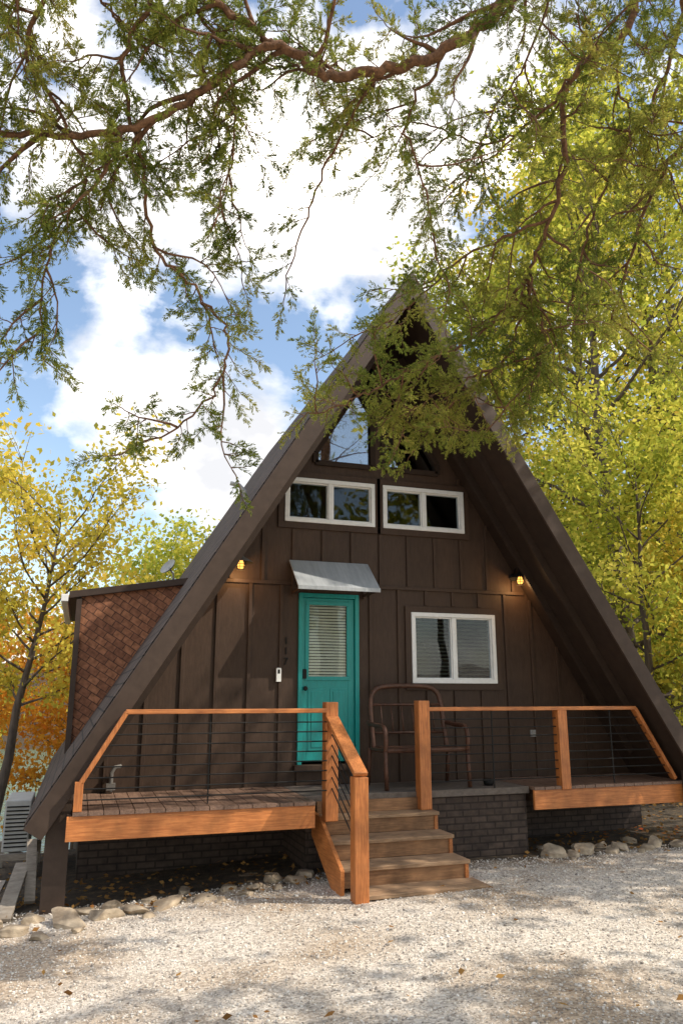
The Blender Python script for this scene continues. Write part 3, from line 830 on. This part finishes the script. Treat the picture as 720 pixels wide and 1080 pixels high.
# ------------------------------------------------------------------ deciduous trees
def tree(x, y, H, R, cb, nleaf, ls, lm, seed, label, lean=(0, 0), group='autumn trees around the cabin', tr=None, cat='tree', name='autumn_tree', clump=0.5):
    r = random.Random(seed)
    z0 = float(terr(x, y)) - 0.1
    root = empty(name, (x, y, z0), label, cat, group=group)
    mb = MB(); tr = tr or H * 0.015
    tp = []
    px, py = x, y
    n = 9
    for i in range(n):
        f = i / (n - 1)
        px += r.uniform(-.12, .12) * H / 14 + lean[0] / n; py += r.uniform(-.12, .12) * H / 14 + lean[1] / n
        tp.append(Vector((px if i else x, py if i else y, z0 + H * 0.86 * f)))
    mb.tube(tp, [tr * (1.25 if i == 0 else 1 - .86 * i / (n - 1)) for i in range(n)], 9)
    pts = []; wts = []
    nl = int(12 + H)
    for k in range(nl):
        f = cb / H + (0.86 - cb / H) * (k + r.random() * .6) / nl
        i = min(n - 2, int(f / .86 * (n - 1))); u = f / .86 * (n - 1) - i
        st = tp[i].lerp(tp[i + 1], min(1, max(0, u)))
        g = (f - cb / H) / (1 - cb / H)
        Ll = R * (0.55 + .6 * math.sin(math.pi * min(1, g * .85 + .12))) * r.uniform(.7, 1.1)
        az = k * 2.4 + r.uniform(-.5, .5); el = .25 + .8 * g
        d = Vector((math.cos(az) * math.cos(el), math.sin(az) * math.cos(el), math.sin(el)))
        p = st.copy(); path = [p.copy()]
        for s in range(5):
            d = (d + Vector((r.uniform(-.25, .25), r.uniform(-.25, .25), r.uniform(-.08, .22)))).normalized()
            p = p + d * Ll / 5; path.append(p.copy())
        rr_ = tr * .32 * (1 - .6 * f)
        mb.tube(path, [rr_ * (1 - .8 * s / 5) for s in range(6)], 6)
        for s in range(2, 6):
            for q in range(3):
                dd = (d + Vector((r.uniform(-1, 1), r.uniform(-1, 1), r.uniform(-.5, .8)))).normalized()
                l2 = Ll * r.uniform(.18, .38)
                e = path[s] + dd * l2
                m_ = path[s] + dd * l2 * .5 + Vector((0, 0, .04))
                mb.tube([path[s], m_, e], [rr_ * .3, rr_ * .2, rr_ * .08], 5, cap=False)
                if r.random() < .80:
                    pts.append(e); wts.append(r.uniform(.3, 1.6)); pts.append(m_); wts.append(r.uniform(.2, .8))
    top = tp[-1]
    for q in range(5):
        e = top + Vector((r.uniform(-.5, .5), r.uniform(-.5, .5), r.uniform(.1, 1))) * H * .09
        mb.tube([top, e], [tr * .1, tr * .03], 5); pts.append(e); wts.append(1)
    add('trunk', mb, BARK, root, origin=(x, y, z0), smooth=True, fix=False)
    P = np.array([tuple(p) for p in pts]); W = np.array(wts); W /= W.sum()
    idx = rng.choice(len(P), nleaf, p=W)
    C = P[idx] + np.clip(rng.normal(size=(nleaf, 3)), -1.9, 1.9) * clump * np.array([1, 1, .6]) * (0.4 + rng.random((nleaf, 1)))
    Vv, Ff = leaf_quads(C, ls, .6)
    fast('crown', Vv, Ff, lm, root, origin=(x, y, z0))
YG = leaf_mat('yellow_green_leaves', [(0.17, 0.22, 0.035), (0.39, 0.43, 0.06), (0.66, 0.61, 0.10), (0.82, 0.70, 0.15)], .55)
GR = leaf_mat('green_leaves', [(0.09, 0.13, 0.022), (0.20, 0.26, 0.035), (0.42, 0.42, 0.06), (0.62, 0.52, 0.08)], .5)
YE = leaf_mat('yellow_leaves', [(0.28, 0.29, 0.05), (0.58, 0.49, 0.07), (0.78, 0.61, 0.10), (0.78, 0.50, 0.08)], .5)
ORG = leaf_mat('orange_leaves', [(0.30, 0.19, 0.035), (0.62, 0.30, 0.04), (0.76, 0.38, 0.05), (0.66, 0.22, 0.035)], .5)
tree(-1.9, 19, 9.9, 2.4, 4.2, 9500, .072, YE, 1, 'slender golden yellow oak behind the cabin corner', lean=(1.2, 0), clump=.36, tr=.15)
tree(-3.6, 22, 6.6, 2.5, 1.8, 8000, .075, ORG, 2, 'low orange autumn tree on the lake bank', clump=.4)
tree(0.2, 24, 6.8, 2.5, 2.6, 9000, .08, ORG, 3, 'orange autumn tree on the lake bank', clump=.45)
tree(3.2, 30, 10.8, 3.2, 3, 9000, .10, YG, 4, 'yellow green tree rising behind the cabin', clump=.5)
tree(12.4, 15.2, 17.5, 4.2, 2.5, 23000, .08, YG, 6, 'tall yellow green oak beside the cabin', clump=.5)
tree(16.5, 18, 22, 5, 4, 21000, .095, YG, 7, 'tall yellow green oak in the wood', clump=.55)
tree(13.5, 22, 18, 4.2, 4, 13000, .105, YG, 8, 'tall yellow green oak in the wood', clump=.55)
tree(18.5, 24, 24, 5, 5, 13000, .13, YE, 9, 'tall yellow oak in the wood', clump=.65)
tree(10.2, 12.2, 7.5, 2.2, 1.0, 11000, .06, YG, 10, 'young yellow green tree beside the cabin', clump=.35)
tree(12.5, 11.2, 6.5, 2.4, .8, 10000, .06, YE, 12, 'young yellow tree beside the cabin', clump=.35)
tree(22, 17, 18, 5, 3, 10000, .13, YG, 13, 'tall yellow green oak in the wood', clump=.7)
tree(12.7, 4.8, 12.5, 3.0, 4.8, 8500, .11, YG, 21, 'unseen yellow green oak added to shade the cabin front', clump=.55)  # out-of-view tree added so its crown shades the facade
tree(9.8, -1.2, 11.0, 2.4, 5.0, 5000, .12, YG, 25, 'unseen yellow green oak added to shade the cabin front', clump=.5)  # out-of-view tree added to cast a shadow band on the foreground gravel
tree(-3, -12, 14, 5, 2, 6000, .2, GR, 22, 'green oak across the gravel drive', clump=.8)
tree(6, -16, 13, 5.0, 2, 6000, .2, GR, 23, 'green oak across the gravel drive', clump=.8)

cs = []
for i in range(150):
    if i < 75: X = rng.uniform(-75, 35); Y = rng.uniform(62, 110)
    else: X = rng.uniform(17, 75); Y = rng.uniform(26, 72)
    zt = float(terr(X, Y)); h = rng.uniform(7, 13)
    n = 700
    d = rng.normal(size=(n, 3)); d /= np.linalg.norm(d, axis=1)[:, None]
    rad = (0.55 + 0.45 * rng.random((n, 1)) ** .5) * (1 + .2 * np.sin(d[:, :1] * 5 + i) * np.cos(d[:, 1:2] * 4))
    cs.append(np.array([X, Y, zt + h * .52]) + d * rad * np.array([h * .38, h * .38, h * .52]))
Cc = np.concatenate(cs)
Vv, Ff = leaf_quads(Cc, .36, .65)
dw = fast('distant_wood', Vv, Ff, leaf_mat('distant_autumn_leaves', [(0.12, 0.14, 0.04), (0.36, 0.34, 0.06), (0.58, 0.43, 0.06), (0.55, 0.24, 0.04)], .3, nscale=.08)); dw['kind'] = 'stuff'

# ------------------------------------------------------------------ overhanging cedar
CB = {
'a': [(5.5, 1.45, 5.6), (4.4, 2.3, 7.0), (2.99, 3.19, 7.5), (2.79, 3.39, 7.05), (2.34, 3.51, 6.3), (1.94, 3.64, 5.91), (1.51, 3.73, 5.7), (1.12, 3.77, 5.6), (0.83, 3.74, 5.67), (0.46, 3.84, 5.36), (0.1, 3.93, 5.07), (-0.35, 4.0, 4.93), (-0.85, 4.07, 4.92)],
'b': [(0.83, 3.74, 5.67), (0.59, 3.7, 5.74), (0.19, 3.59, 5.83), (-0.32, 3.56, 5.8), (-0.83, 3.65, 5.7)],
'c': [(1.51, 3.73, 5.7), (1.31, 4.1, 5.33), (1.2, 4.36, 4.9), (1.13, 4.59, 4.52)],
'd': [(1.94, 3.64, 5.91), (1.77, 3.9, 5.51), (1.96, 4.04, 5.15), (2.07, 4.18, 4.87)],
'e': [(0.19, 3.59, 5.83), (-0.03, 3.88, 5.44), (0.09, 4.05, 5.03), (0.21, 4.24, 4.55), (.45, 4.23, 4.27), (.695, 4.31, 4.03), (.684, 4.39, 3.75), (.47, 4.53, 3.46), (.12, 4.7, 3.30)],
'f': [(5.5, 1.5, 6.2), (4.7, 2.5, 7.6), (3.9, 3.24, 7.85), (3.61, 3.5, 7.24), (3.46, 3.7, 6.63), (3.09, 3.92, 6.26), (3.16, 4.14, 5.74), (3.14, 4.34, 5.39), (3.11, 4.65, 5.07), (3.15, 4.98, 4.58)],
'g': [(3.09, 3.92, 6.26), (2.85, 4.08, 5.95), (2.53, 4.22, 5.81), (2.05, 4.35, 5.95), (1.7, 4.5, 5.81)],
'h': [(3.11, 4.65, 5.07), (2.94, 4.9, 4.76), (2.59, 5.07, 4.53), (2.28, 5.33, 4.38), (1.94, 5.51, 4.20), (1.56, 5.68, 4.06)],
'i': [(3.11, 4.65, 5.07), (3.35, 4.81, 4.53), (3.19, 5.1, 4.18), (2.93, 5.29, 3.86)],
'j': [(3.9, 3.24, 7.85), (4.12, 3.77, 7.19), (4.09, 4.02, 6.68), (3.87, 4.33, 6.16), (3.72, 4.63, 5.62), (3.68, 4.92, 4.98)],
'k': [(5.5, 1.5, 5.2), (5.1, 2.7, 6.6), (4.64, 3.67, 6.9), (4.47, 4.06, 6.46), (4.22, 4.39, 5.92), (4.11, 4.67, 5.37), (4.06, 4.92, 4.87)],
'l': [(-.32, 3.56, 5.8), (-.54, 3.84, 5.38), (-.37, 3.97, 5.1), (-.19, 4.1, 4.75), (-.36, 4.27, 4.32), (-.35, 4.51, 3.78)],
'm': [(.19, 3.59, 5.83), (.54, 3.86, 5.61), (.67, 4.02, 5.23), (.59, 4.29, 4.72)],
'n': [(2.79, 3.39, 7.05), (2.68, 3.72, 6.31), (2.49, 4.01, 5.87), (2.38, 4.27, 5.41)],
'o': [(3.61, 3.5, 7.24), (3.61, 4.01, 6.53), (4.06, 4.16, 6.17), (4.42, 4.28, 5.63)],
'p': [(3.15, 4.98, 4.58), (2.79, 5.31, 4.22), (2.52, 5.5, 3.98)],
'q': [(.1, 3.93, 5.07), (-.03, 4.14, 4.81), (-.24, 4.3, 4.49)],
'r': [(3.14, 4.34, 5.39), (2.66, 4.67, 5.2), (2.37, 4.93, 4.95), (2.12, 5.2, 4.7)],
's': [(3.35, 4.81, 4.53), (2.92, 5.21, 4.42), (2.57, 5.41, 4.22), (2.25, 5.56, 4.05)],
't': [(-.32, 3.56, 5.8), (-.1, 3.9, 5.75), (.15, 4.05, 5.68)],
'u': [(1.12, 3.77, 5.6), (1.2, 3.95, 5.85), (1.45, 4.15, 6.05), (1.8, 4.3, 6.2)],
'v': [(3.11, 4.65, 5.07), (3.35, 4.95, 4.85), (3.5, 5.2, 4.5), (3.45, 5.4, 4.15)],
'w': [(-.32, 3.56, 5.8), (-.75, 3.8, 5.6), (-.8, 4.0, 5.3), (-.7, 4.2, 4.95)],
'x': [(1.12, 3.77, 5.6), (.95, 3.95, 5.75), (.75, 4.15, 5.85), (.45, 4.3, 5.85)],
}
RAD = {'a': (.060, .016), 'f': (.052, .009), 'k': (.04, .008), 'j': (.024, .008), 'b': (.024, .012), 'e': (.016, .005), 'l': (.016, .005), 'h': (.014, .005), 'i': (.013, .004)}
DEN = {'a': .65, 'c': .8, 'd': 1.0, 'g': 1.0, 'e': 1.4, 'f': 1.4, 'h': 1.7, 'i': 1.7, 'p': 1.7, 'r': 1.6, 's': 1.7, 'v': 1.6, 'j': 1.5, 'o': 1.6, 'k': 1.5, 'l': 1.8, 't': 2.0, 'm': 1.8, 'b': 1.9, 'q': 1.8, 'n': 1.5, 'u': 1.7, 'w': 1.9, 'x': 1.8}
SEC = {'a': .22, 'b': .11, 'f': .18, 'j': .17, 'k': .17, 'h': .18, 'i': .20, 'l': .16, 'm': .15, 'n': .17, 'o': .17, 'p': .2, 'g': .25, 'q': .2, 'r': .18, 's': .2, 't': .13, 'u': .16, 'v': .2, 'w': .16, 'x': .16, 'e': .5, 'd': .4}
cedar = empty('cedar_tree', (5.6, 1.4, 0.0), 'overhanging red cedar with drooping feathery boughs', 'tree')
mb = MB()
mb.tube(arc([(5.6, 1.4, -.2), (5.62, 1.42, 2), (5.55, 1.45, 4.2), (5.5, 1.48, 6.2), (5.45, 1.5, 8.3), (5.4, 1.5, 10.2)], 4), list(np.linspace(.30, .05, 21)), 12)
BC = []; BA = []
def unit(v): return v / (np.linalg.norm(v) + 1e-9)
def add_twig(p, d, L, nb):
    t = rng.random(nb)
    pos = p + np.outer(t * L, d) + np.outer(t * t * L, np.array([0, 0, -.08]))
    r = rng.normal(size=(nb, 3)); r -= np.outer(r @ d, d); r /= np.linalg.norm(r, axis=1)[:, None]
    dr = d * .95 + r * .6; dr /= np.linalg.norm(dr, axis=1)[:, None]
    ln = rng.uniform(.018, .040, nb) * (1.15 - .5 * t)
    BC.append(pos + dr * ln[:, None] * .5); BA.append(dr * ln[:, None])
def sub_branch(p, d, L, dens=1.0, sp=.020):
    n = 6; pth = [np.array(p)]; q = np.array(p, dtype=float); dd = d.copy()
    for i in range(n):
        dd = unit(dd + rng.normal(size=3) * .18 + np.array([0, 0, .02 - .06 * i / n])); q = q + dd * L / n; pth.append(q.copy())
    mb.tube([tuple(x) for x in pth], [.0042 * (1 - .75 * i / n) for i in range(n + 1)], 4, cap=False)
    m = int(L / sp)
    for k in range(m):
        f = .15 + .85 * (k + rng.random()) / m
        s = min(n - 1, int(f * n)); u = f * n - s
        pp = pth[s] * (1 - u) + pth[min(n, s + 1)] * u
        tg = unit(pth[min(n, s + 1)] - pth[s])
        r = rng.normal(size=3); r -= tg * (r @ tg); r = unit(r)
        dt = unit(tg * .8 + r * .7)
        if rng.random() < dens: add_twig(pp, dt, rng.uniform(.05, .12) * (1.25 - .6 * f), 22)
    add_twig(pth[-1], dd, .06, 20)
def dress(P, den, i0=0, Ls=(.14, .36)):
    n = len(P); acc = 0; step = .082 / den
    for i in range(max(1, i0), n - 1):
        seg = (P[i + 1] - P[i]); acc += seg.length
        while acc > step:
            acc -= step
            t = np.array(seg.normalized()); r = rng.normal(size=3); r -= t * (r @ t); r = unit(r)
            d = unit(t * .5 + r * .8 + np.array([0, 0, -.10]))
            f = i / n
            sub_branch(np.array(P[i]) + np.array(seg) * rng.random(), d, rng.uniform(*Ls) * (1.15 - .5 * f), .95)
    sub_branch(np.array(P[-1]), unit(np.array(P[-1] - P[-2])), .24)
for k, pts in CB.items():
    P = arc(pts, 8)
    P = [P[0]] + [p + Vector((random.gauss(0, .012), random.gauss(0, .012), random.gauss(0, .012))) for p in P[1:]]
    r0, r1 = RAD.get(k, (.013, .004))
    n = len(P); mb.tube(P, [r0 + (r1 - r0) * (i / (n - 1)) ** .7 for i in range(n)], 8)
    i0 = 16 if k in ('a', 'f', 'k') else 0
    dress(P, DEN.get(k, 1.0) * .8, i0)
    if k in SEC:
        acc = 0
        for i in range(max(2, i0 + 2), n - 2):
            seg = P[i + 1] - P[i]; acc += seg.length
            if acc > SEC[k]:
                acc = 0
                t = np.array(seg.normalized()); r = rng.normal(size=3); r -= t * (r @ t); r = unit(r)
                d = unit(t * .6 + r * .8 + np.array([0, 0, 0.0])); L_ = rng.uniform(.35, .75)
                q = np.array(P[i]); S = [Vector(q)]
                for s in range(7):
                    d = unit(d + rng.normal(size=3) * .2 + np.array([0, 0, -.05])); q = q + d * L_ / 7; S.append(Vector(q))
                mb.tube(S, [r1 * .9 + .004 - (r1 * .9 + .002) * s / 8 for s in range(8)], 6)
                dress(S, 1.2, 1, (.12, .28))
for j in range(50):
    z = rng.uniform(6.8, 10.4); az = rng.uniform(0, 6.28); Lb = (11.2 - z) * .55
    o_ = np.array([5.45, 1.5, z]); d = np.array([math.cos(az), math.sin(az), .15])
    for q in range(3):
        sub_branch(o_ + d * Lb * rng.uniform(.05, .8), unit(d + rng.normal(size=3) * .4), .6, .6, .06)
    mb.tube([tuple(o_), tuple(o_ + d * Lb)], [.02, .006], 5, cap=False)
add('trunk', mb, CEDBARK, cedar, origin=(5.6, 1.4, 0), smooth=True, fix=False)
C = np.concatenate(BC); A = np.concatenate(BA); n = len(C)
w = rng.normal(size=(n, 3)); an = A / np.linalg.norm(A, axis=1)[:, None]
w -= an * (w * an).sum(1)[:, None]; w /= np.linalg.norm(w, axis=1)[:, None]; w *= 0.0031
Vq = np.stack([C - A * .5, C + w, C + A * .5, C - w], 1).reshape(-1, 3)
cf = fast('crown', Vq, np.arange(4 * n).reshape(n, 4), leaf_mat('cedar_foliage', [(0.085, 0.125, 0.032), (0.19, 0.235, 0.05), (0.35, 0.36, 0.075), (0.52, 0.44, 0.12)], .5, nscale=1.6), cedar, origin=(5.6, 1.4, 0))

# ------------------------------------------------------------------ world
SUN_AZ = Vector((0.87, -0.49, 0.0)).normalized()
EL = math.radians(47)
sun_dir = Vector((SUN_AZ.x * math.cos(EL), SUN_AZ.y * math.cos(EL), math.sin(EL)))
w = bpy.data.worlds.new('World'); scene.world = w; w.use_nodes = True
nt = w.node_tree; nt.nodes.clear(); L = nt.links
wo = nt.nodes.new('ShaderNodeOutputWorld'); bg = nt.nodes.new('ShaderNodeBackground'); L.new(bg.outputs[0], wo.inputs[0])
sky = nt.nodes.new('ShaderNodeTexSky'); sky.sky_type = 'NISHITA'; sky.sun_disc = False; sky.sun_elevation = EL
sky.sun_rotation = math.atan2(SUN_AZ.x, SUN_AZ.y); sky.air_density = 1.1; sky.dust_density = 0.6; sky.ozone_density = 1.3
bg.inputs[1].default_value = 0.15
tc = nt.nodes.new('ShaderNodeTexCoord')
mp = nt.nodes.new('ShaderNodeMapping'); mp.inputs['Scale'].default_value = (1, 1, 1.5); mp.inputs['Location'].default_value = (0.35, 0.1, 0.2)
L.new(tc.outputs['Generated'], mp.inputs['Vector'])
nn = nt.nodes.new('ShaderNodeTexNoise'); nn.inputs['Scale'].default_value = 2.9; nn.inputs['Detail'].default_value = 9; nn.inputs['Roughness'].default_value = .55
nn.inputs['Distortion'].default_value = .15
L.new(mp.outputs[0], nn.inputs['Vector'])
cr = ramp(nt, [(0.470, (0, 0, 0)), (0.565, (1, 1, 1))]); L.new(nn.outputs['Fac'], cr.inputs[0])
mx = nt.nodes.new('ShaderNodeMix'); mx.data_type = 'RGBA'
L.new(cr.outputs[0], mx.inputs[0])
skb = nt.nodes.new('ShaderNodeMix'); skb.data_type = 'RGBA'; skb.blend_type = 'MULTIPLY'; skb.inputs[0].default_value = 1; skb.inputs[7].default_value = (1.75, 1.65, 1.55, 1)
L.new(sky.outputs[0], skb.inputs[6]); L.new(skb.outputs[2], mx.inputs[6])
n3 = nt.nodes.new('ShaderNodeTexNoise'); n3.inputs['Scale'].default_value = 5; n3.inputs['Detail'].default_value = 7; L.new(mp.outputs[0], n3.inputs['Vector'])
c3 = ramp(nt, [(0.34, (6.2, 6.25, 6.5)), (0.5, (11, 10.6, 10.1)), (0.68, (22, 20.5, 18.6))]); L.new(n3.outputs['Fac'], c3.inputs[0])
L.new(c3.outputs[0], mx.inputs[7]); L.new(mx.outputs[2], bg.inputs[0])

sl = bpy.data.lights.new('sun', 'SUN'); sl.energy = 5.0; sl.angle = math.radians(0.5); sl.color = (1.0, 0.91, 0.78)
so = bpy.data.objects.new('sun', sl); COL.objects.link(so); so.location = (20, -5, 25)
so.rotation_euler = sun_dir.to_track_quat('Z', 'Y').to_euler()

# ------------------------------------------------------------------ camera
cam = bpy.data.cameras.new('camera'); co = bpy.data.objects.new('camera', cam); COL.objects.link(co)
a = math.radians(18.6); p = math.radians(13.5)
Fv = Vector((math.sin(a) * math.cos(p), math.cos(a) * math.cos(p), math.sin(p)))
Rv = Vector((math.cos(a), -math.sin(a), 0)); Uv = Rv.cross(Fv)
M4 = Matrix(((Rv.x, Uv.x, -Fv.x, 0), (Rv.y, Uv.y, -Fv.y, 0), (Rv.z, Uv.z, -Fv.z, 1.85), (0, 0, 0, 1)))
co.matrix_world = M4
cam.sensor_fit = 'VERTICAL'; cam.sensor_height = 36; cam.lens = 36 * 800 / 1080; cam.clip_end = 1000; cam.clip_start = 0.05
scene.camera = co
